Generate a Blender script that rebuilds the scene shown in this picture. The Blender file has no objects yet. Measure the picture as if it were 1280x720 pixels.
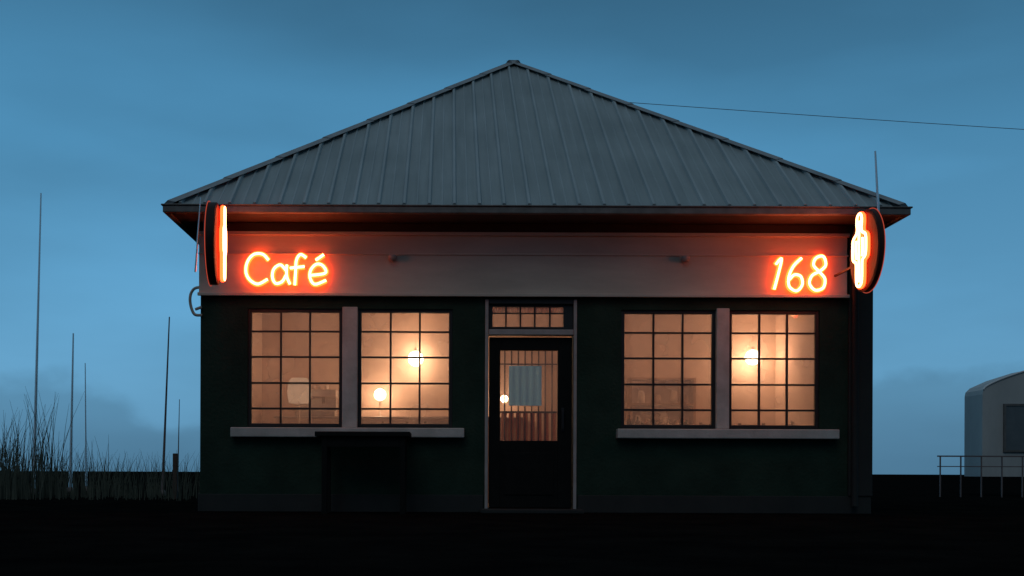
import bpy, bmesh, math, random
from mathutils import Vector, Matrix
random.seed(7)
S = bpy.context.scene
COL = S.collection
S.view_settings.view_transform = 'Standard'
S.view_settings.look = 'None'
S.view_settings.exposure = 0

# ------------------------------------------------------------------ helpers
def link(o, parent=None):
    COL.objects.link(o)
    if parent is not None:
        o.parent = parent
    return o

def empty(name, parent=None, label=None, category=None, loc=(0, 0, 0)):
    o = bpy.data.objects.new(name, None)
    o.empty_display_size = 0.2
    o.location = loc
    link(o, parent)
    if label: o["label"] = label
    if category: o["category"] = category
    return o

def mesh_obj(name, me, mat, parent=None, label=None, category=None, smooth=False):
    if mat: me.materials.append(mat)
    if smooth:
        for p in me.polygons: p.use_smooth = True
    o = bpy.data.objects.new(name, me)
    link(o, parent)
    if label: o["label"] = label
    if category: o["category"] = category
    return o

def add_box(bm, b):
    x0, x1, y0, y1, z0, z1 = b
    v = [bm.verts.new(p) for p in ((x0,y0,z0),(x1,y0,z0),(x1,y1,z0),(x0,y1,z0),(x0,y0,z1),(x1,y0,z1),(x1,y1,z1),(x0,y1,z1))]
    for f in ((0,3,2,1),(4,5,6,7),(0,1,5,4),(1,2,6,5),(2,3,7,6),(3,0,4,7)):
        bm.faces.new([v[i] for i in f])

def boxes(name, bl, mat, parent=None, bevel=0.0, **k):
    bm = bmesh.new()
    for b in bl: add_box(bm, b)
    me = bpy.data.meshes.new(name); bm.to_mesh(me); bm.free()
    o = mesh_obj(name, me, mat, parent, **k)
    if bevel:
        m = o.modifiers.new("bevel", 'BEVEL'); m.width = bevel; m.segments = 2; m.limit_method = 'ANGLE'
    return o

def each(name, bl, mat, parent=None, bevel=0.0):
    for b in bl: boxes(name, [b], mat, parent, bevel)

def spline(pts, n=6, closed=False):
    pts = [Vector(p) for p in pts]
    if len(pts) < 3: return pts
    out = []; N = len(pts)
    rng = N if closed else N - 1
    for i in range(rng):
        if closed:
            a, b, c, d = pts[(i-1) % N], pts[i], pts[(i+1) % N], pts[(i+2) % N]
        else:
            a, b, c, d = pts[max(i-1,0)], pts[i], pts[i+1], pts[min(i+2,N-1)]
        for j in range(n):
            t = j / n
            out.append(0.5*((2*b)+(c-a)*t+(2*a-5*b+4*c-d)*t*t+(3*b-a-3*c+d)*t**3))
    if not closed: out.append(pts[-1])
    return out

def tube_mesh(name, strokes, r, sides=4):
    cu = bpy.data.curves.new(name, 'CURVE'); cu.dimensions = '3D'
    cu.bevel_depth = r; cu.bevel_resolution = sides; cu.use_fill_caps = True
    for st in strokes:
        pts, closed = st[0], st[1]
        tap = st[2] if len(st) > 2 else 1.0
        sp = cu.splines.new('POLY'); sp.points.add(len(pts)-1)
        for i, p in enumerate(pts):
            sp.points[i].co = (p[0], p[1], p[2], 1)
            sp.points[i].radius = 1 + (tap-1)*i/max(1, len(pts)-1)
        sp.use_cyclic_u = closed
    tmp = bpy.data.objects.new("tmp", cu); COL.objects.link(tmp)
    dg = bpy.context.evaluated_depsgraph_get()
    me = bpy.data.meshes.new_from_object(tmp.evaluated_get(dg))
    bpy.data.objects.remove(tmp); bpy.data.curves.remove(cu)
    me.name = name
    return me

def tube(name, strokes, r, mat, parent=None, sides=4, **k):
    return mesh_obj(name, tube_mesh(name, strokes, r, sides), mat, parent, smooth=True, **k)

def lathe(name, prof, mat, parent=None, seg=24, loc=(0,0,0), **k):
    bm = bmesh.new(); rings = []
    for (r, z) in prof:
        rings.append([bm.verts.new((loc[0]+r*math.cos(2*math.pi*i/seg), loc[1]+r*math.sin(2*math.pi*i/seg), loc[2]+z)) for i in range(seg)])
    for a, b in zip(rings, rings[1:]):
        for i in range(seg):
            bm.faces.new((a[i], a[(i+1) % seg], b[(i+1) % seg], b[i]))
    bmesh.ops.remove_doubles(bm, verts=bm.verts, dist=1e-5)
    bmesh.ops.recalc_face_normals(bm, faces=bm.faces)
    me = bpy.data.meshes.new(name); bm.to_mesh(me); bm.free()
    return mesh_obj(name, me, mat, parent, smooth=True, **k)

# ---------------------------------------------------------------- materials
def mat(name, c1, c2=None, scale=4.0, rough=0.7, metal=0.0, bump=0.0, stretch=(1,1,1), detail=6, bscale=None, spec=0.5):
    m = bpy.data.materials.new(name); m.use_nodes = True
    nt = m.node_tree; N = nt.nodes; L = nt.links
    bs = N["Principled BSDF"]
    bs.inputs["Roughness"].default_value = rough
    bs.inputs["Metallic"].default_value = metal
    bs.inputs["Specular IOR Level"].default_value = spec
    tc = N.new("ShaderNodeTexCoord"); mp = N.new("ShaderNodeMapping")
    mp.inputs["Scale"].default_value = stretch
    L.new(tc.outputs["Object"], mp.inputs["Vector"])
    nz = N.new("ShaderNodeTexNoise"); nz.inputs["Scale"].default_value = scale; nz.inputs["Detail"].default_value = detail
    nz.inputs["Roughness"].default_value = 0.6
    L.new(mp.outputs[0], nz.inputs["Vector"])
    cr = N.new("ShaderNodeValToRGB")
    cr.color_ramp.elements[0].position = 0.32; cr.color_ramp.elements[1].position = 0.68
    cr.color_ramp.elements[0].color = (*c1, 1); cr.color_ramp.elements[1].color = (*(c2 or c1), 1)
    L.new(nz.outputs["Fac"], cr.inputs["Fac"]); L.new(cr.outputs["Color"], bs.inputs["Base Color"])
    if bump:
        n2 = N.new("ShaderNodeTexNoise"); n2.inputs["Scale"].default_value = bscale or scale*6; n2.inputs["Detail"].default_value = 4
        L.new(mp.outputs[0], n2.inputs["Vector"])
        b = N.new("ShaderNodeBump"); b.inputs["Strength"].default_value = bump; b.inputs["Distance"].default_value = 0.02
        L.new(n2.outputs["Fac"], b.inputs["Height"]); L.new(b.outputs[0], bs.inputs["Normal"])
    return m

def emis(name, col, strength):
    m = bpy.data.materials.new(name); m.use_nodes = True
    nt = m.node_tree; nt.nodes.clear()
    o = nt.nodes.new("ShaderNodeOutputMaterial"); e = nt.nodes.new("ShaderNodeEmission")
    e.inputs["Color"].default_value = (*col, 1); e.inputs["Strength"].default_value = strength
    nt.links.new(e.outputs[0], o.inputs[0])
    return m

def glass(name, haze=0.24, refl=0.05):
    """window glass: mostly clear, slightly reflective, scattering added to haze the lit room"""
    m = bpy.data.materials.new(name); m.use_nodes = True
    nt = m.node_tree; nt.nodes.clear(); L = nt.links
    o = nt.nodes.new("ShaderNodeOutputMaterial"); mx = nt.nodes.new("ShaderNodeMixShader"); m2 = nt.nodes.new("ShaderNodeMixShader")
    t = nt.nodes.new("ShaderNodeBsdfTransparent"); g = nt.nodes.new("ShaderNodeBsdfGlossy"); tr = nt.nodes.new("ShaderNodeBsdfTranslucent")
    tr.inputs[0].default_value = (0.80,0.68,0.64,1)  # added translucency veils the panes with a tan haze and lamp halos
    t.inputs[0].default_value = (0.93,0.90,0.88,1)
    g.inputs["Roughness"].default_value = 0.05
    tc = nt.nodes.new("ShaderNodeTexCoord")
    nz = nt.nodes.new("ShaderNodeTexNoise"); nz.inputs["Scale"].default_value = 1.7; nz.inputs["Detail"].default_value = 3; L.new(tc.outputs["Object"], nz.inputs[0])
    mr = nt.nodes.new("ShaderNodeMapRange"); mr.inputs[1].default_value = 0.3; mr.inputs[2].default_value = 0.7; mr.inputs[3].default_value = haze*0.6; mr.inputs[4].default_value = haze*1.5
    L.new(nz.outputs["Fac"], mr.inputs[0]); L.new(mr.outputs[0], m2.inputs[0])
    L.new(t.outputs[0], m2.inputs[1]); L.new(tr.outputs[0], m2.inputs[2])
    mx.inputs[0].default_value = refl
    L.new(m2.outputs[0], mx.inputs[1]); L.new(g.outputs[0], mx.inputs[2]); L.new(mx.outputs[0], o.inputs[0])
    return m

M_wall = mat("dark_green_paint", (0.009,0.025,0.016), (0.020,0.044,0.029), 2.2, 0.75, bump=0.5, bscale=26, spec=0.2)
M_side = mat("side_wall_paint", (0.012,0.014,0.013), (0.020,0.022,0.020), 2.5, 0.8)
M_fascia = mat("fascia_paint", (0.45,0.42,0.35), (0.59,0.55,0.46), 1.3, 0.6, bump=0.15, stretch=(0.6,1,2))
M_trim = mat("grey_trim_paint", (0.41,0.385,0.34), (0.55,0.52,0.47), 5, 0.6, bump=0.2)
M_surround = mat("door_trim_paint", (0.30,0.28,0.26), (0.42,0.38,0.36), 5, 0.6)
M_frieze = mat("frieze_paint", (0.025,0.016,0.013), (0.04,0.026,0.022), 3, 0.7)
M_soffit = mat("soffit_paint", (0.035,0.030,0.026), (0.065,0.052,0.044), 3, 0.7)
M_gutter = mat("gutter_metal", (0.12,0.11,0.10), (0.20,0.185,0.175), 6, 0.5, 0.2)
M_frame = mat("window_frame_paint", (0.010,0.008,0.008), (0.02,0.015,0.013), 8, 0.5)
M_door = mat("door_paint", (0.003,0.0035,0.003), (0.007,0.007,0.006), 6, 0.6, spec=0.15)
M_room = mat("room_plaster", (0.50,0.35,0.27), (0.66,0.48,0.38), 0.8, 0.9, stretch=(1,1,0.6), detail=2)
M_ceil = mat("room_ceiling", (0.50,0.39,0.32), (0.56,0.44,0.36), 2, 0.9)
M_floor = mat("room_floor", (0.12,0.07,0.04), (0.2,0.12,0.07), 3, 0.6)
M_dark = mat("dark_wood", (0.05,0.03,0.02), (0.10,0.06,0.04), 6, 0.6, stretch=(1,8,8))
M_mid = mat("pale_wood", (0.28,0.17,0.11), (0.40,0.25,0.17), 3, 0.7, stretch=(1,6,6))
M_black = mat("black_metal", (0.012,0.012,0.013), (0.02,0.02,0.02), 6, 0.45, 0.3)
M_disc = mat("sign_enamel", (0.020,0.010,0.008), (0.034,0.018,0.014), 6, 0.6, spec=0.2)
M_mast = mat("mast_metal", (0.90,0.92,0.94), (0.96,0.97,0.98), 3, 0.35, 0.9)
M_mastd = mat("mast_weathered", (0.12,0.09,0.09), (0.20,0.15,0.14), 3, 0.6)
M_reed = mat("reed", (0.03,0.045,0.035), (0.10,0.11,0.08), 3, 0.9)
M_glass = glass("window_glass")
M_doorglass = glass("door_glass", 0.12)
M_curtain = mat("red_curtain_cloth", (0.13,0.05,0.035), (0.22,0.09,0.06), 5, 0.9)
M_trailer = mat("trailer_paint", (0.40,0.41,0.40), (0.56,0.56,0.54), 1.0, 0.7, stretch=(1,1,0.4), bump=0.1)
M_trimg = mat("trailer_trim", (0.7,0.7,0.7), (0.8,0.8,0.8), 2, 0.6)
M_trailerg = mat("trailer_window", (0.10,0.12,0.13), (0.15,0.17,0.18), 2, 0.25)
M_cream = mat("cream_ceramic", (0.6,0.5,0.4), (0.7,0.6,0.5), 3, 0.4)
M_bottle = mat("bottle_glass", (0.05,0.03,0.015), (0.09,0.05,0.02), 3, 0.2)
M_steel = mat("steel", (0.35,0.3,0.27), (0.5,0.45,0.4), 3, 0.3, 0.7)
M_leaf = mat("leaf", (0.03,0.05,0.02), (0.07,0.1,0.04), 5, 0.7)
M_neon = emis("neon_orange", (1.0, 0.052, 0.007), 12)
M_pale = emis("pale_front_glow", (1.0, 0.34, 0.13), 13)
M_neonr = emis("neon_red", (1.0, 0.036, 0.007), 12)
M_rim = emis("rim_glint", (1.0,0.14,0.08), 0.4)  # weak glow for the light drawn along the sign rims
M_bulb = emis("warm_bulb", (1.0, 0.76, 0.48), 26)
M_shade = emis("dim_shade", (1.0, 0.66, 0.42), 0.55)
def thin_sheet(m, col, f):
    nt = m.node_tree; tr = nt.nodes.new("ShaderNodeBsdfTranslucent"); tr.inputs[0].default_value = (*col,1)
    mx = nt.nodes.new("ShaderNodeMixShader"); mx.inputs[0].default_value = f
    om = [n_ for n_ in nt.nodes if n_.type == 'OUTPUT_MATERIAL'][0]
    nt.links.new(nt.nodes["Principled BSDF"].outputs[0], mx.inputs[1]); nt.links.new(tr.outputs[0], mx.inputs[2]); nt.links.new(mx.outputs[0], om.inputs[0])
M_paper = mat("paper", (0.80,0.88,0.95), (0.88,0.93,0.98), 6, 0.8)
thin_sheet(M_paper, (0.60,0.90,1.0), 0.62)
thin_sheet(M_curtain, (0.42,0.17,0.12), 0.6)

def roofmat(name, ca, cb):
    m = bpy.data.materials.new(name); m.use_nodes = True
    nt = m.node_tree; N = nt.nodes; L = nt.links; bs = N["Principled BSDF"]
    tc = N.new("ShaderNodeTexCoord")
    mp = N.new("ShaderNodeMapping"); mp.inputs["Scale"].default_value = (5, 0.35, 0.35); L.new(tc.outputs["Object"], mp.inputs[0])
    n1 = N.new("ShaderNodeTexNoise"); n1.inputs["Scale"].default_value = 2.2; n1.inputs["Detail"].default_value = 7; L.new(mp.outputs[0], n1.inputs[0])
    n2 = N.new("ShaderNodeTexNoise"); n2.inputs["Scale"].default_value = 0.8; n2.inputs["Detail"].default_value = 4; L.new(tc.outputs["Object"], n2.inputs[0])
    mx = N.new("ShaderNodeMath"); mx.operation = 'MULTIPLY'; L.new(n1.outputs[0], mx.inputs[0]); L.new(n2.outputs[0], mx.inputs[1])
    cr = N.new("ShaderNodeValToRGB"); cr.color_ramp.elements[0].position = 0.12; cr.color_ramp.elements[1].position = 0.40
    cr.color_ramp.elements[0].color = (*ca,1); cr.color_ramp.elements[1].color = (*cb,1)
    L.new(mx.outputs[0], cr.inputs[0]); L.new(cr.outputs[0], bs.inputs["Base Color"])
    bs.inputs["Roughness"].default_value = 0.6; bs.inputs["Metallic"].default_value = 0.1
    return m
M_roof = roofmat("roof_metal", (0.255,0.30,0.30), (0.36,0.41,0.41))
M_rib = roofmat("roof_seam_metal", (0.31,0.355,0.355), (0.44,0.49,0.49))

# ------------------------------------------------------------------ world
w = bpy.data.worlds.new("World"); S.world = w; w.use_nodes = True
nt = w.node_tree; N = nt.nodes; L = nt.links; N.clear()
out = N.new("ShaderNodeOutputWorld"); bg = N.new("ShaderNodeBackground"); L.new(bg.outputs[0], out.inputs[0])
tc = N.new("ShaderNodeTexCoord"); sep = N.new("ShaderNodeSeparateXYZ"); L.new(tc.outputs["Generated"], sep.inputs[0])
cr = N.new("ShaderNodeValToRGB"); e = cr.color_ramp.elements
e[0].position = 0.0; e[0].color = (0.090,0.230,0.370,1)
e[1].position = 1.0; e[1].color = (0.13,0.20,0.27,1)
for p, c in ((0.07,(0.104,0.285,0.460)),(0.17,(0.100,0.312,0.525)),(0.27,(0.072,0.255,0.445)),(0.33,(0.052,0.190,0.335)),(0.42,(0.032,0.115,0.205)),(0.6,(0.08,0.14,0.20))):
    q = e.new(p); q.color = (*c, 1)
L.new(sep.outputs["Z"], cr.inputs[0])
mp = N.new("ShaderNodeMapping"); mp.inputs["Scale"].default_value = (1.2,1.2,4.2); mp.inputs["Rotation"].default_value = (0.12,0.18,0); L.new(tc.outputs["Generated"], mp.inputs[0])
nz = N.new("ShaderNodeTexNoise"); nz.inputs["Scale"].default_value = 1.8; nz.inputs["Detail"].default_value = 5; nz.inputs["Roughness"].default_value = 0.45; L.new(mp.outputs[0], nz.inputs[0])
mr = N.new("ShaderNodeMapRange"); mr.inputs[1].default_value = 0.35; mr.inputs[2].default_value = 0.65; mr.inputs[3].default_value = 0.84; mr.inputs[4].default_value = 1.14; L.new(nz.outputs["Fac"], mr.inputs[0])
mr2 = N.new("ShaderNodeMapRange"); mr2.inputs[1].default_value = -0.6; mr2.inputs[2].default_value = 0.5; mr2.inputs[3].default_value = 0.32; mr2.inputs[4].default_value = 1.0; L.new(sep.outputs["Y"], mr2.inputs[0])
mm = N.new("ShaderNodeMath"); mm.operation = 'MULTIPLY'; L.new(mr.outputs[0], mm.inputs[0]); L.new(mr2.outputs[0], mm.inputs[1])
nb = N.new("ShaderNodeTexNoise"); nb.inputs["Scale"].default_value = 5.0; nb.inputs["Detail"].default_value = 6
mpb = N.new("ShaderNodeMapping"); mpb.inputs["Scale"].default_value = (1,1,1.6); L.new(tc.outputs["Generated"], mpb.inputs[0]); L.new(mpb.outputs[0], nb.inputs[0])
h1 = N.new("ShaderNodeMath"); h1.operation = 'MULTIPLY_ADD'; L.new(nb.outputs["Fac"], h1.inputs[0]); h1.inputs[1].default_value = 0.17; h1.inputs[2].default_value = -0.013
h2 = N.new("ShaderNodeMath"); h2.operation = 'SUBTRACT'; L.new(h1.outputs[0], h2.inputs[0]); L.new(sep.outputs["Z"], h2.inputs[1])
h3 = N.new("ShaderNodeMapRange"); h3.interpolation_type = 'SMOOTHSTEP'; h3.inputs[1].default_value = -0.006; h3.inputs[2].default_value = 0.016; h3.inputs[3].default_value = 1.0; h3.inputs[4].default_value = 0.76; L.new(h2.outputs[0], h3.inputs[0])
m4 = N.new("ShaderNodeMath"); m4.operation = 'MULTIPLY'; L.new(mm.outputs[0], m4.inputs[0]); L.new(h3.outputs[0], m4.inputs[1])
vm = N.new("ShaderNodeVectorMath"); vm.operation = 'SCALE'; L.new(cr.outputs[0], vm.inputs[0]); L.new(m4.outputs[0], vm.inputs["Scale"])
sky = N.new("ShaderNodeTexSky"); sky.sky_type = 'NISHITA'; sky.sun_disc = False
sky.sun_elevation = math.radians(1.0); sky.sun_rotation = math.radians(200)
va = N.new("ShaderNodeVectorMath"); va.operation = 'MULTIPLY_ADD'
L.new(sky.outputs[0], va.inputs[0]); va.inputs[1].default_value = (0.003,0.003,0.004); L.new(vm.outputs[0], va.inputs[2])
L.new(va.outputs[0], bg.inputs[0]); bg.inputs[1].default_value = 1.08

fill = bpy.data.lights.new("roof_fill", 'SUN'); fill.energy = 0.26; fill.angle = math.radians(35); fill.color = (0.82,0.93,1.0)
so = bpy.data.objects.new("roof_fill", fill); link(so); so.rotation_euler = (math.radians(46), 0, math.radians(-14))  # broad directional lamp added to brighten the roof and fascia at dusk

# ------------------------------------------------------------------ camera
cam = bpy.data.cameras.new("camera"); co = bpy.data.objects.new("camera", cam); link(co)
cam.sensor_width = 36; cam.lens = 39.375; cam.shift_x = 0.0625; cam.shift_y = 0.18; cam.clip_end = 3000
co.location = (0, -14, 0.5)
co.rotation_euler = (Matrix.Rotation(math.radians(90), 3, 'X') @ Matrix.Rotation(math.radians(0.22), 3, 'Z')).to_euler()
S.camera = co

# ------------------------------------------------------------------ ground
M_ground = mat("dark_ground", (0.004,0.004,0.004), (0.009,0.009,0.008), 1.5, 0.95, bump=0.5, bscale=25, spec=0.0)
bm = bmesh.new()
R = 1500
n = 40
def gc(i):
    t = (i/n)*2-1
    return math.copysign(abs(t)**3, t)*R
vs = [[bm.verts.new((gc(i), gc(j), 0)) for j in range(n+1)] for i in range(n+1)]
for i in range(n):
    for j in range(n):
        bm.faces.new((vs[i][j], vs[i+1][j], vs[i+1][j+1], vs[i][j+1]))
me = bpy.data.meshes.new("ground"); bm.to_mesh(me); bm.free()
g = mesh_obj("ground", me, M_ground); g["kind"] = "structure"

# ------------------------------------------------------------------ building
B = empty("cafe_building", None, "single storey dark green corner cafe with grey metal hip roof", "building")
XL, XR = -3.10, 5.27
DEP = 8.8
zt = 3.60
W = [(-2.51,0.05,1.06,2.54), (2.16,4.64,1.06,2.54)]
DX0, DX1, DZ = 0.50, 1.56, 2.60
fw = []
fw.append((XL,W[0][0],0,0.2,0,zt)); fw.append((W[0][0],W[0][1],0,0.2,0,1.06)); fw.append((W[0][0],W[0][1],0,0.2,2.54,zt))
fw.append((W[0][1],DX0,0,0.2,0,zt)); fw.append((DX0,DX1,0,0.2,DZ,zt)); fw.append((DX1,W[1][0],0,0.2,0,zt))
fw.append((W[1][0],W[1][1],0,0.2,0,1.06)); fw.append((W[1][0],W[1][1],0,0.2,2.54,zt)); fw.append((W[1][1],XR,0,0.2,0,zt))
fw += [(XL,XL+0.2,0.2,DEP,0,zt),(XR-0.2,XR,0.2,DEP,0,zt),(XL+0.2,XR-0.2,DEP-0.2,DEP,0,zt)]
boxes("wall", fw, M_wall, B)
boxes("partition_wall", [(XL+0.2,XR-0.2,3.3,3.4,0.06,2.95)], M_room, B)
each("room_lining", [(XL+0.2,XL+0.22,0.2,3.3,0.06,2.95),(XR-0.22,XR-0.2,0.2,3.3,0.06,2.95)], M_room, B)
boxes("ceiling", [(XL+0.2,XR-0.2,0.2,3.4,2.95,3.0)], M_ceil, B)
boxes("floor", [(XL+0.2,XR-0.2,0.2,3.4,0.0,0.06)], M_floor, B)
each("plinth", [(XL-0.02,DX0-0.06,-0.03,0,0,0.22),(DX1+0.06,XR+0.01,-0.03,0,0,0.22)], M_side, B, bevel=0.008)
boxes("doorstep", [(DX0-0.1,DX1+0.1,-0.35,0.0,0,0.05)], M_side, B, bevel=0.01)
boxes("fascia_board", [(XL-0.01,4.96,-0.06,0,2.71,3.48)], M_fascia, B, bevel=0.006)
each("fascia_moulding", [(XL-0.02,4.98,-0.10,-0.0605,2.685,2.725),(XL-0.02,4.98,-0.10,-0.0605,3.44,3.485),(XL-0.015,4.97,-0.078,-0.0605,3.20,3.222)], M_fascia, B, bevel=0.006)
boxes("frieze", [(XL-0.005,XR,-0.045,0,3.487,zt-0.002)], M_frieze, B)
boxes("corner_pilaster", [(4.99,XR+0.02,-0.05,0,0.221,3.482)], M_side, B, bevel=0.01)
tube("drainpipe", [([(5.05,-0.10,0.1),(5.05,-0.10,3.30),(5.06,-0.2,3.42),(5.06,-0.48,3.56)],False)], 0.04, M_side, B)
each("door_surround", [(DX0-0.042,DX0-0.002,-0.03,0.1,0,2.66),(DX1+0.002,DX1+0.042,-0.03,0.1,0,2.66)], M_surround, B, bevel=0.006)
boxes("door_head", [(DX0,DX1,-0.02,0.1,2.61,2.66)], M_frame, B)
for x in (-0.70, 2.93):
    lathe("wall_fitting", [(0.0,-0.045),(0.03,-0.042),(0.05,-0.02),(0.058,0.01),(0.045,0.03),(0,0.035)], M_surround, B, loc=(x,-0.12,3.16))
tube("cable_bracket", [(spline([(-3.08,-0.02,2.80),(-3.17,-0.03,2.78),(-3.22,-0.03,2.70),(-3.22,-0.03,2.58),(-3.17,-0.03,2.46),(-3.08,-0.02,2.45)]),False),([(-3.16,-0.03,2.52),(-3.08,-0.03,2.55)],False)], 0.018, M_trim, B)

for (x0,x1) in ((-2.70,0.20),(2.10,4.85)):
    boxes("window_sill", [(x0,x1,-0.13,0.02,0.93,1.05)], M_trim, B, bevel=0.012)
for (x0,x1) in ((-1.325,-1.135),(3.345,3.505)):
    boxes("mullion", [(x0,x1,-0.035,0.2,1.052,2.56)], M_trim, B, bevel=0.01)

def window(x0,x1,z0,z1):
    E = empty("window", B)
    fr = 0.045; y0, y1 = 0.03, 0.09
    bl = [(x0,x0+fr,y0,y1,z0,z1),(x1-fr,x1,y0,y1,z0,z1),(x0+fr,x1-fr,y0,y1,z0,z0+fr),(x0+fr,x1-fr,y0,y1,z1-fr,z1)]
    boxes("frame", bl, M_frame, E, bevel=0.004)
    h = z1-z0-2*fr
    rows = [0.17,0.40,0.635,0.865]
    mb = []
    for k in (1,2):
        xx = x0+fr+(x1-x0-2*fr)*k/3
        mb.append((xx-0.012,xx+0.012,y0+0.01,y1-0.012,z0+fr,z1-fr))
    for r_ in rows:
        zz = z1-fr-h*r_
        mb.append((x0+fr,x1-fr,y0+0.014,y1-0.016,zz-0.011,zz+0.011))
    boxes("glazing_bar", mb, M_frame, E)
    boxes("glass", [(x0+fr,x1-fr,0.058,0.062,z0+fr,z1-fr)], M_glass, E)
for a in ((-2.51,-1.325,1.06,2.54),(-1.135,0.05,1.06,2.54),(2.16,3.345,1.06,2.54),(3.505,4.64,1.06,2.54)):
    window(*a)

T = empty("transom_window", B)
boxes("frame", [(DX0,DX0+0.05,0.03,0.1,2.29,2.61),(DX1-0.12,DX1,0.03,0.1,2.29,2.61),(DX0+0.05,DX1-0.12,0.03,0.1,2.29,2.325),(DX0+0.05,DX1-0.12,0.03,0.1,2.575,2.61)], M_frame, T)
boxes("glazing_bar", [(x-0.01,x+0.01,0.045,0.085,2.325,2.575) for x in (0.72,0.90,1.08,1.27)]+[(DX0+0.05,DX1-0.12,0.05,0.08,2.49,2.505)], M_frame, T)
boxes("glass", [(DX0+0.05,DX1-0.12,0.06,0.064,2.325,2.575)], M_glass, T)
boxes("transom_bar", [(DX0+0.001,DX1-0.001,-0.05,0.1,2.215,2.285)], M_surround, B, bevel=0.01)
D = empty("door", B)
gx0, gx1, gz0, gz1 = 0.65, 1.37, 0.90, 2.03
boxes("door_leaf", [(DX0+0.01,gx0,0.03,0.08,0.06,2.195),(gx1,DX1-0.01,0.03,0.08,0.06,2.195),(gx0,gx1,0.03,0.08,gz1,2.195),(gx0,gx1,0.03,0.08,0.06,gz0)], M_door, D, bevel=0.004)
boxes("door_panel", [(gx0+0.05,gx1-0.05,0.018,0.03,0.22,0.75)], M_door, D, bevel=0.008)
bl = []
x = gx0+0.06
while x < gx1-0.02:
    bl.append((x-0.009,x+0.009,0.09,0.104,gz0,gz1)); x += 0.085
bl.append((gx0,gx1,0.12,0.13,1.25,1.275)); bl.append((gx0,gx1,0.12,0.13,1.86,1.875))
boxes("security_bar", bl, M_frame, D)
boxes("glass", [(gx0,gx1,0.058,0.062,gz0,gz1)], M_doorglass, D)
boxes("handle", [(1.42,1.445,-0.02,0.03,1.05,1.28),(1.415,1.45,0.022,0.031,1.02,1.31)], M_black, D, bevel=0.006)
def curtain(x0,x1,z0,z1,y,parent,pl=0.055,gap=0.35):
    bm = bmesh.new(); N_ = int((x1-x0)/0.006); prev = None
    for i in range(N_+1):
        xx = x0+(x1-x0)*i/N_; yy = y+0.018*math.sin(2*math.pi*(xx-x0)/pl)+0.006*math.sin(17*xx)
        cur = (bm.verts.new((xx,yy,z0)), bm.verts.new((xx+0.004*math.sin(9*xx),yy,z1)))
        frac = ((xx-x0)/pl) % 1.0
        if prev and not (z1-z0 > 0.3 and frac < gap): bm.faces.new((prev[0],cur[0],cur[1],prev[1]))
        prev = cur
    me = bpy.data.meshes.new("curtain"); bm.to_mesh(me); bm.free()
    mesh_obj("curtain", me, M_curtain, parent, smooth=True)
curtain(gx0,gx1,0.88,1.26,0.17,D,0.09,0.28)
curtain(0.5,1.5,2.53,2.64,0.26,T,0.07)  # strip of cloth added across the top to dim the transom
boxes("paper_notice", [(0.76,1.17,0.049,0.052,1.34,1.84)], M_paper, None, label="blank pale paper notice taped to the door glass", category="notice")

# roof -----------------------------------------------------------------
RX0, RX1, RY0, RY1 = -3.35, 5.44, -0.60, 9.40
ze = 3.70
AP = Vector(((RX0+RX1)/2, 4.40, 7.23))
RF = empty("roof", B)
cs = [Vector((RX0,RY0,ze)),Vector((RX1,RY0,ze)),Vector((RX1,RY1,ze)),Vector((RX0,RY1,ze))]
bm = bmesh.new()
def prism(bm, p, q, side, up, w0, w1, h):
    vs = []
    for P in (p, q):
        vs.append([bm.verts.new(P - side*w0), bm.verts.new(P + side*w0), bm.verts.new(P + side*w1 + up*h), bm.verts.new(P - side*w1 + up*h)])
    a, b = vs; fs = []
    for i in range(4):
        fs.append(bm.faces.new((a[i], a[(i+1)%4], b[(i+1)%4], b[i])))
    fs.append(bm.faces.new(a[::-1])); fs.append(bm.faces.new(b))
    for f in fs: f.material_index = 1
for i in range(4):
    A, Bc = cs[i], cs[(i+1)%4]
    bm.faces.new([bm.verts.new(A), bm.verts.new(Bc), bm.verts.new(AP)])
    along = (Bc-A); Ln = along.length; along.normalize()
    foot = A + along*((AP-A).dot(along))
    up_s = (AP-foot); SL = up_s.length; up_s.normalize()
    nrm = along.cross(up_s).normalized()
    fx = (foot-A).length
    s = 0.14; k = 0
    while s < Ln-0.05:
        t = s/fx if s < fx else (Ln-s)/(Ln-fx)
        p = A+along*s - up_s*0.03; q = A+along*s+up_s*SL*t*0.995
        if k % 2 == 0: prism(bm, p, q, along, nrm, 0.030, 0.014, 0.036)
        else: prism(bm, p, q, along, nrm, 0.016, 0.006, 0.010)
        s += 0.150 + random.uniform(-0.005,0.005); k += 1
bmesh.ops.recalc_face_normals(bm, faces=bm.faces)
me = bpy.data.meshes.new("roof_sheet"); bm.to_mesh(me); bm.free()
me.materials.append(M_roof); me.materials.append(M_rib)
mesh_obj("roof_sheet", me, None, RF)
M_cap = mat("hip_cap_metal", (0.22,0.23,0.23), (0.34,0.35,0.35), 4, 0.55, 0.1)
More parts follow.
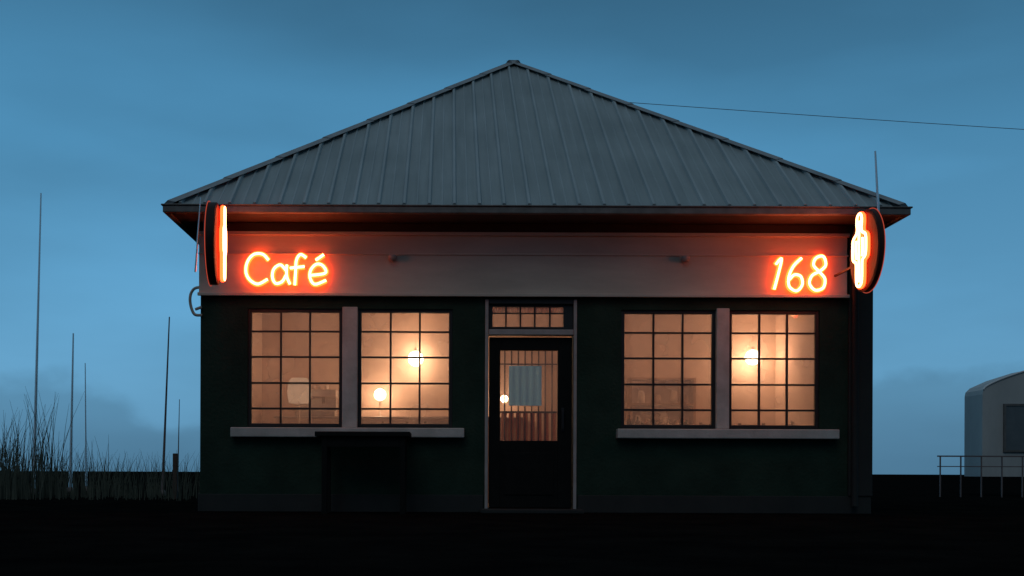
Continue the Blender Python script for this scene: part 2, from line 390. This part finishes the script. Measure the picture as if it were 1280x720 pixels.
for i in range(4):
    bm = bmesh.new()
    d = (AP-cs[i]); Ld = d.length; dn = d.normalized()
    nside = dn.cross(Vector((0,0,1))).normalized(); upv = nside.cross(dn).normalized()
    segs = int(Ld/0.9)
    for k in range(segs):
        a = cs[i]+dn*(Ld*k/segs); b = cs[i]+dn*(Ld*(k+1)/segs+0.03)
        pts = []
        for P, lift in ((a,0.067),(b,0.058)):
            pts.append([bm.verts.new(P+nside*s_*0.13+upv*(lift-0.062+ (0 if s_ else 0.04))) for s_ in (-1,0,1)] + [bm.verts.new(P+upv*(-0.02))])
        a4, b4 = pts
        for j in range(4):
            bm.faces.new((a4[j], a4[(j+1)%4], b4[(j+1)%4], b4[j]))
        bm.faces.new(a4[::-1]); bm.faces.new(b4)
    bmesh.ops.recalc_face_normals(bm, faces=bm.faces)
    me = bpy.data.meshes.new("hip_cap"); bm.to_mesh(me); bm.free()
    mesh_obj("hip_cap", me, M_cap, RF)
g0, g1 = 3.585, 3.665
boxes("gutter", [(RX0-0.06,RX1+0.06,RY0-0.07,RY0+0.01,g0,g1),(RX0-0.08,RX1+0.08,RY0-0.085,RY0+0.01,g1,g1+0.02),
   (RX0-0.06,RX0+0.01,RY0+0.01,RY1,g0,g1),(RX1-0.01,RX1+0.06,RY0+0.01,RY1,g0,g1),(RX0-0.06,RX1+0.06,RY1,RY1+0.06,g0,g1)], M_gutter, RF, bevel=0.01)
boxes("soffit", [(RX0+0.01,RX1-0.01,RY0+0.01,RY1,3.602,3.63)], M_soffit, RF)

# ------------------------------------------------------------------ neon writing
def px(p, y=-0.115): return Vector(((p[0]-560)/100.8, y, 0.5+(590-p[1])/100.8))
def neon_letters(strokes_by_letter, label, kind):
    E = empty("neon_sign", None, label, "neon sign", loc=(0,0,0))
    for letter in strokes_by_letter:
        st = []
        for pts, closed in letter:
            P = [px(p) for p in pts]
            st.append((spline(P, 6, closed), closed))
            m = P[len(P)//2]
            boxes("bracket", [(m.x-0.006,m.x+0.006,-0.112,-0.0605,m.z-0.006,m.z+0.006)], M_black, E)
        lt = tube(kind, st, 0.032, M_neon, E)
        tube("pale_front_tube", [([p+Vector((0,-0.024,0)) for p in s_[0]], s_[1]) for s_ in st], 0.0155, M_pale, lt)  # thin tube added in front, imitating the neon's blown-out pale centre
    return E
neon_letters([
 [([(335,326),(328,319),(317,319),(309,328),(307,341),(312,351),(322,356),(334,350)],False)],
 [([(357,339),(350,332),(342,337),(340,347),(344,355),(352,353),(357,345)],False),([(358,332),(358,346),(362,356)],False)],
 [([(382,323),(375,319),(370,326),(369,340),(368,357)],False),([(362,336),(380,334)],False)],
 [([(387,345),(406,342),(403,333),(395,331),(388,338),(387,348),(393,356),(407,351)],False),([(394,326),(404,319)],False)],
], "glowing orange neon writing Café on the fascia board", "letter")
neon_letters([
 [([(968,329),(975,322),(971,341),(966,360)],False)],
 [([(1000,321),(990,331),(984,345),(985,357),(994,362),(1001,354),(999,344),(991,342),(985,348)],False)],
 [([(1022,338),(1030,330),(1027,319),(1018,321),(1015,330),(1022,338),(1029,347),(1027,358),(1017,361),(1010,353),(1013,343),(1022,338)],False)],
], "glowing orange neon digits 168 on the fascia board", "digit")

# ------------------------------------------------------------------ round projecting signs
def round_sign(X, Y, Z, inner, label, yaw, th, wd, so_, rt):
    E = empty("round_sign", None, label, "neon sign", loc=(X, Y, Z)); E.rotation_euler = (0,0,math.radians(yaw))
    bm = bmesh.new(); seg = 56; rad = 0.46
    prof = [(0,-th),(rad-0.03,-th),(rad,-th+0.008),(rad+0.006,-th+0.012),(rad+0.006,th-0.012),(rad,th-0.008),(rad-0.03,th),(0,th)]
    rings = [[bm.verts.new((xx, r*math.cos(2*math.pi*i/seg), r*math.sin(2*math.pi*i/seg))) for i in range(seg)] for r, xx in prof]
    for a, b in zip(rings, rings[1:]):
        for i in range(seg): bm.faces.new((a[i], a[(i+1)%seg], b[(i+1)%seg], b[i]))
    bmesh.ops.remove_doubles(bm, verts=bm.verts, dist=1e-5); bmesh.ops.recalc_face_normals(bm, faces=bm.faces)
    me = bpy.data.meshes.new("sign_disc"); bm.to_mesh(me); bm.free()
    mesh_obj("sign_disc", me, M_disc, E)
    xo = inner*(th+so_)
    half = [(0,0.42),(0.07,0.39),(0.085,0.32),(0.07,0.25),(0.10,0.20),(0.21,0.15),(0.23,0.04),(0.21,-0.08),(0.11,-0.13),(0.10,-0.28),(0.08,-0.38),(0,-0.41)]
    half = [(y*wd, z) for y, z in half]
    pts = [(xo, y, z) for y, z in half] + [(xo, -y, z) for y, z in half[-2:0:-1]]
    st = [(spline(pts, 5, True), True), (spline([(xo,0.0,0.34),(xo,0.01,0.05),(xo,0.0,-0.36)],5), False),
          (spline([(xo,0.11*wd,0.13),(xo,0.12*wd,0.02),(xo,0.10*wd,-0.08)],5), False),(spline([(xo,-0.11*wd,0.13),(xo,-0.12*wd,0.02),(xo,-0.10*wd,-0.08)],5), False)]
    nt_ = tube("neon_tube", st, rt, M_neonr, E)
    tube("pale_front_tube", [([Vector(p)+Vector((inner*rt*0.72,-rt*0.28,0)) for p in s_[0]], s_[1]) for s_ in st], rt*0.58, M_pale, nt_)  # pale tube added over the figure to look overexposed along its middle
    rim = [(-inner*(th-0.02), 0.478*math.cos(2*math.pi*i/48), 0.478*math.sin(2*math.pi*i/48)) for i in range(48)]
    tube("rim_glint_ring", [(rim, True)], 0.005, M_rim, E, sides=2)  # faint glowing ring stands in for light caught on the disc edge
    boxes("bracket", [(-0.012,0.012,0.46,1.07,-0.112,-0.088)], M_disc, E)
    return E
round_sign(-2.70,-1.15,3.11, 1, "dark round sign with red neon figure beside the eave", 5, 0.06, 0.55, 0.045, 0.026)
round_sign(4.80,-1.15,3.06, -1, "dark round sign with red neon figure at pilaster corner", 0, 0.04, 0.90, 0.032, 0.028)

tube("roof_aerial", [([(5.08,-0.75,3.60),(5.04,-0.75,4.32)],False,0.7)], 0.016, M_mast, None, label="thin pale aerial rod rising above roof corner", category="aerial")
tube("roof_aerial", [([(-3.00,-0.75,2.86),(-2.94,-0.75,3.74)],False,0.5)], 0.012, M_mast, None, label="thin pale rod hanging beside the round sign", category="aerial")

# ------------------------------------------------------------------ interior lamps
def plight(parent, loc, e, col=(1.0,0.59,0.37), r=0.06):
    l = bpy.data.lights.new("lamp_light", 'POINT'); l.energy = e; l.color = col; l.shadow_soft_size = r
    o = bpy.data.objects.new("lamp_light", l); o.location = loc; link(o, parent); return o
def sphere(name, c, r, mt, parent):
    pr = [(r*math.sin(math.pi*i/12), -r*math.cos(math.pi*i/12)) for i in range(13)]
    return lathe(name, pr, mt, parent, loc=c)
def pendant(x,y,z,r,e,lab):
    E = empty("pendant_lamp", None, lab, "lamp")
    tube("cord", [([(x,y,z+r),(x,y,2.95)],False)], 0.004, M_room, E)
    lathe("lamp_holder", [(0,0.05),(0.02,0.048),(0.03,0.01),(0.03,-0.01),(0,-0.012)], M_cream, E, loc=(x,y,z+r))
    sphere("bulb", (x,y,z), r, M_bulb, E)
    plight(E, (x,y-r-0.30,z-0.02), e)
    # extra lights added round the globe to make a halo on the plaster
    for dx, dz in ((r+0.05,0.02),(-r-0.05,-0.02),(0.03,r+0.07),(-0.02,-r-0.06)):
        plight(E, (x+dx,y+0.03,z+dz), e*0.16, col=(1,0.72,0.46), r=0.04)
    return E
pendant(-0.50,3.08,2.23,0.115,17,"bright globe lamp hanging inside by the plaster wall")
pendant(4.64,3.08,2.27,0.115,17,"bright globe lamp hanging inside the cafe room")
def table_lamp(x,y,z,r,e,lab):
    E = empty("table_lamp", None, lab, "lamp")
    lathe("lamp_base", [(0,0),(0.07,0.0),(0.07,0.015),(0.015,0.03),(0.012,0.22),(0.03,0.25),(0,0.26)], M_cream, E, loc=(x,y,z-r-0.26))
    sphere("bulb", (x,y,z), r, M_bulb, E)
    plight(E, (x,y-r-0.06,z), e*0.4)
    for dx in (-r-0.04, r+0.04): plight(E, (x+dx,y+0.05,z), e*0.28, r=0.03)  # side lights added for a halo on the wall behind
table_lamp(-1.04,3.06,1.68,0.09,7,"small glowing globe lamp standing on a shelf")
table_lamp(0.85,3.0,1.62,0.055,3.0,"small glowing globe lamp standing behind the door")
E = empty("counter", None, "long plaster counter with steel top along the room", "counter")
boxes("counter_top", [(-2.6,1.2,2.7,3.29,1.30,1.33)], M_steel, E, bevel=0.006)
boxes("counter_body", [(-2.57,1.17,2.75,3.28,0.06,1.30)], M_room, E)
def bottle(x,y,z,h,mt=M_bottle):
    lathe("bottle", [(0,0),(0.035,0),(0.037,0.02),(0.037,h*0.6),(0.014,h*0.75),(0.012,h),(0,h)], mt, None, seg=12, loc=(x,y,z), label="small dark glass bottle standing by the window", category="bottle")["group"] = "bottles inside the cafe"
for x in (2.35,2.46,2.86): bottle(x, 0.5+random.random()*0.1, 1.058, 0.15+random.random()*0.05)
E = empty("window_shelf", None, "long window shelf holding bottles and plants", "shelf")
boxes("board", [(2.2,4.6,0.36,0.68,1.03,1.058)], M_dark, E)
each("leg", [(2.3,2.34,0.5,0.54,0.06,1.03),(4.46,4.5,0.5,0.54,0.06,1.03)], M_dark, E)
# pale open shelf unit against the partition
E = empty("shelf_unit", None, "pale wooden shelf unit standing against the plaster wall", "shelf")
each("upright", [(2.75,2.79,3.0,3.29,0.06,1.95),(3.72,3.76,3.0,3.29,0.06,1.95)], M_mid, E)
each("board", [(2.79,3.72,3.0,3.29,z,z+0.03) for z in (1.15,1.53,1.92)], M_mid, E)
for k,(x,z,h) in enumerate(((2.9,1.18,0.2),(3.05,1.18,0.16),(3.3,1.18,0.24),(3.5,1.18,0.14),(2.95,1.56,0.2),(3.2,1.56,0.14),(3.45,1.56,0.22),(3.6,1.56,0.16))):
    lathe("jar", [(0,0),(0.05,0),(0.055,h*0.3),(0.05,h*0.8),(0.03,h),(0,h)], M_mid if k%2 else M_cream, None, seg=14, loc=(x,3.12,z), label="ceramic jar standing on the pale shelf unit", category="jar")["group"] = "jars on the shelf unit"
E = empty("coffee_machine", None, "steel coffee machine on the long counter", "coffee machine")
boxes("machine_body", [(-2.3,-1.7,2.8,3.2,1.331,1.42),(-2.3,-1.7,3.0,3.2,1.42,1.62),(-2.32,-1.68,2.78,3.2,1.62,1.74)], M_steel, E, bevel=0.015)
each("spout", [(-2.15,-2.1,2.84,2.88,1.53,1.62),(-1.9,-1.85,2.84,2.88,1.53,1.62)], M_dark, E)
for k,x in enumerate((-2.25,-2.15,-2.05,-1.95,-1.85)):
    lathe("cup", [(0,0),(0.025,0),(0.04,0.07),(0.036,0.07),(0.02,0.01),(0,0.01)], M_cream, None, seg=14, loc=(x,3.0,1.741), label="white cup stacked on the coffee machine", category="cup")["group"] = "cups on the machine"
E = empty("shaded_lamp", None, "cream shaded lamp glowing dimly on a stand", "lamp")
lx, ly = -2.17, 2.3
lathe("lamp_shade", [(0.115,0.36),(0.16,0.30),(0.175,0.15),(0.15,0.0),(0.145,0.0),(0.17,0.15),(0.155,0.298),(0.113,0.355)], M_shade, E, loc=(lx,ly,1.50))
tube("lamp_stand", [([(lx,ly,0.06),(lx,ly,1.66)],False)], 0.014, M_cream, E)
plight(E, (lx,ly-0.4,2.2), 6.5)
plight(E, (lx,ly,1.72), 1.5, r=0.03)
E = empty("ceiling_lamp", None, "shallow white ceiling lamp inside the cafe", "lamp")
lathe("lamp_bowl", [(0,-0.07),(0.10,-0.05),(0.15,0),(0,0)], M_shade, E, loc=(2.6,1.9,2.949))
plight(E, (2.6,1.9,2.75), 14)
def chair(x,y):
    E = empty("chair", None, "dark wooden chair inside the cafe", "chair", loc=(x,y,0.06)); E["group"] = "wooden chairs"
    boxes("seat", [(-0.2,0.2,-0.2,0.2,0.43,0.46)], M_dark, E, bevel=0.008)
    for a in (-0.17,0.17):
        for b in (-0.17,0.17):
            boxes("leg", [(a-0.018,a+0.018,b-0.018,b+0.018,0,0.43 if b<0 else 1.15)], M_dark, E)
    boxes("backrest", [(-0.152,0.152,0.16,0.18,1.03,1.13),(-0.152,0.152,0.16,0.18,0.78,0.84),(-0.05,-0.03,0.16,0.18,0.84,1.03),(0.03,0.05,0.16,0.18,0.84,1.03)], M_dark, E)
for x,y in ((-0.75,1.6),(-0.15,1.5),(2.9,1.6),(3.7,1.5),(4.3,1.7)): chair(x,y)
def plant(x,y,z,h,nn=46):
    E = empty("potted_plant", None, "small leafy plant in cream pot on window shelf", "plant")
    lathe("pot", [(0,0),(0.035,0),(0.045,0.06),(0.04,0.06),(0.03,0.02),(0,0.02)], M_cream, E, seg=16, loc=(x,y,z))
    bm = bmesh.new()
    for _ in range(nn):
        a = random.uniform(0,6.28); el = random.uniform(0.3,1.45); l = h*random.uniform(0.4,1)
        d = Vector((math.cos(a)*math.cos(el),math.sin(a)*math.cos(el),math.sin(el)))
        s_ = d.cross(Vector((0,0,1))).normalized()*0.012
        p0 = Vector((x,y,z+0.05)); p1 = p0+d*l*0.6; p2 = p0+d*l-Vector((0,0,l*0.15))
        v = [bm.verts.new(q) for q in (p0-s_*0.4,p0+s_*0.4,p1+s_,p2,p1-s_)]
        bm.faces.new(v)
    me = bpy.data.meshes.new("foliage"); bm.to_mesh(me); bm.free(); mesh_obj("foliage", me, M_leaf, E)
plant(2.66,0.52,1.058,0.16); plant(3.08,0.5,1.058,0.12); plant(4.45,0.5,1.058,0.10)

# ------------------------------------------------------------------ outdoor table under the window
E = empty("wooden_table", None, "dark wooden table standing against the wall below the sill", "table")
boxes("table_top", [(-1.58,-0.45,-0.75,-0.2,0.92,0.98)], M_door, E, bevel=0.01)
for x in (-1.5,-0.57):
    for y in (-0.7,-0.28):
        boxes("leg", [(x,x+0.06,y,y+0.06,0,0.92)], M_door, E)
boxes("apron", [(-1.44,-0.57,-0.69,-0.66,0.80,0.919)], M_door, E)

# ------------------------------------------------------------------ masts
def mast(px_top, py_top, px_bot, y, r, mt, lab):
    s = 1400/(14+y)
    xt=(px_top-560)/s; zt_=(590-py_top)/s+0.5; xb=(px_bot-560)/s
    E = empty("antenna_mast", None, lab, "mast")
    tube("pole", [([(xb,y,0),(xb*0.6+xt*0.4,y,zt_*0.4),(xt,y,zt_)],False,0.4)], r, mt, E)
    lathe("base", [(0,0),(r*2.4,0),(r*2.4,0.04),(r*1.4,0.12),(0,0.12)], M_mastd, E, seg=12, loc=(xb,y,0))
    return E
mast(50,243,42,10,0.044,M_mast,"tall slender pale mast standing among reeds")
mast(91,418,88,12,0.046,M_mast,"short slender pale mast standing among reeds")
mast(106,455,108,14,0.030,M_mast,"thin faint mast standing among reeds")
mast(211,397,203,9,0.032,M_mastd,"thin weathered brown pole standing beside the cafe")
mast(224,500,222,13,0.02,M_mastd,"thin low weathered pole near the cafe wall")
boxes("fence_post", [(-4.92,-4.84,6,6.08,0,0.82)], M_dark, None, bevel=0.01, label="short dark wooden post beside the cafe", category="post")

# ------------------------------------------------------------------ reeds
bm = bmesh.new()
def blade(x,y,h,wd,lean):
    a = random.uniform(0,6.28); dx = math.cos(a)*lean*h; dy = math.sin(a)*lean*h
    prev = None
    for k in range(5):
        t = k/4; c = Vector((x+dx*t*t, y+dy*t*t, h*t)); ww = wd*(1-t*0.85)
        cur = (bm.verts.new(c-Vector((ww,0,0))), bm.verts.new(c+Vector((ww,0,0))))
        if prev: bm.faces.new((prev[0],prev[1],cur[1],cur[0]))
        prev = cur
for _ in range(760):
    x = -9.8+5.4*random.random()**1.3; y = random.uniform(5,10)
    h = random.uniform(0.35,0.90)*(1.0+0.25*max(0,(-6.5-x))/2)
    blade(x,y,h,0.007,random.uniform(0.05,0.45))
for cx, cy, hh, nn in ((-7.4,6.5,1.9,56),(-7.9,6.0,1.5,50),(-8.6,7,1.5,44),(-9.2,8,1.3,40),(-6.9,8,1.1,24),(-7.6,5.6,1.3,44)):
    for _ in range(nn):
        blade(cx+random.gauss(0,0.2), cy+random.gauss(0,0.3), hh*random.uniform(0.4,1.1), 0.010, random.uniform(0.02,0.32))
me = bpy.data.meshes.new("reeds"); bm.to_mesh(me); bm.free()
o = mesh_obj("reeds", me, M_reed, None, label="thin dark reeds and tall grass on open ground", category="reeds"); o["kind"] = "stuff"

# ------------------------------------------------------------------ trailer
E = empty("trailer", None, "weathered grey trailer with shallow arched roof and dark window", "trailer", loc=(0.62,0,0))
prof = [(11.78,0.45),(11.78,1.2),(11.78,2.36),(11.80,2.46),(11.90,2.56),(12.3,2.74),(12.9,2.93),(13.8,3.12),(15.5,3.25),(17.1,3.12),(17.4,2.6),(17.4,0.45)]
bm = bmesh.new()
fr_ = [bm.verts.new((x,12,z)) for x,z in prof]; bk = [bm.verts.new((x,12.9,z)) for x,z in prof]
bm.faces.new(fr_); bm.faces.new(bk[::-1])
for i in range(len(prof)): bm.faces.new((fr_[i],bk[i],bk[(i+1)%len(prof)],fr_[(i+1)%len(prof)]))
bmesh.ops.recalc_face_normals(bm, faces=bm.faces)
me = bpy.data.meshes.new("trailer_body"); bm.to_mesh(me); bm.free(); mesh_obj("trailer_body", me, M_trailer, E)
tube("roof_trim", [(spline([(x,11.99,z+0.01) for x,z in prof[3:10]],4),False)], 0.022, M_trimg, E)
E2 = empty("window", E)
boxes("frame", [(12.26,12.31,11.95,12.0,1.02,2.14),(13.7,13.75,11.95,12.0,1.02,2.14),(12.31,13.7,11.95,12.0,1.02,1.07),(12.31,13.7,11.95,12.0,2.09,2.14)], M_gutter, E2)
boxes("pane", [(12.31,13.7,11.97,11.99,1.07,2.09)], M_trailerg, E2)
for x in (13.6,14.7):
    o = lathe("wheel", [(0,-0.1),(0.3,-0.1),(0.34,-0.06),(0.34,0.06),(0.3,0.1),(0,0.1)], M_black, E)
    o.rotation_euler = (math.pi/2,0,0); o.location = (x,12.3,0.34)
E = empty("railing", None, "low thin metal railing in front of the trailer", "railing")
each("post", [(10.76+0.45*k,10.785+0.45*k,10.5,10.525,0,0.88) for k in range(12)], M_mastd, E)
each("rail", [(10.71,15.9,10.495,10.53,0.88,0.91),(10.71,15.9,10.505,10.525,0.66,0.68)], M_mastd, E)

pts = []
for k in range(25):
    t = k/24; x = 2.0+t*28; pts.append((x, 16, 10.62 - (x-2.0)*0.058 - 0.1*math.sin(math.pi*t)))
tube("power_cable", [(pts,False)], 0.008, M_mastd, None, label="thin overhead cable crossing the dusk sky", category="cable")
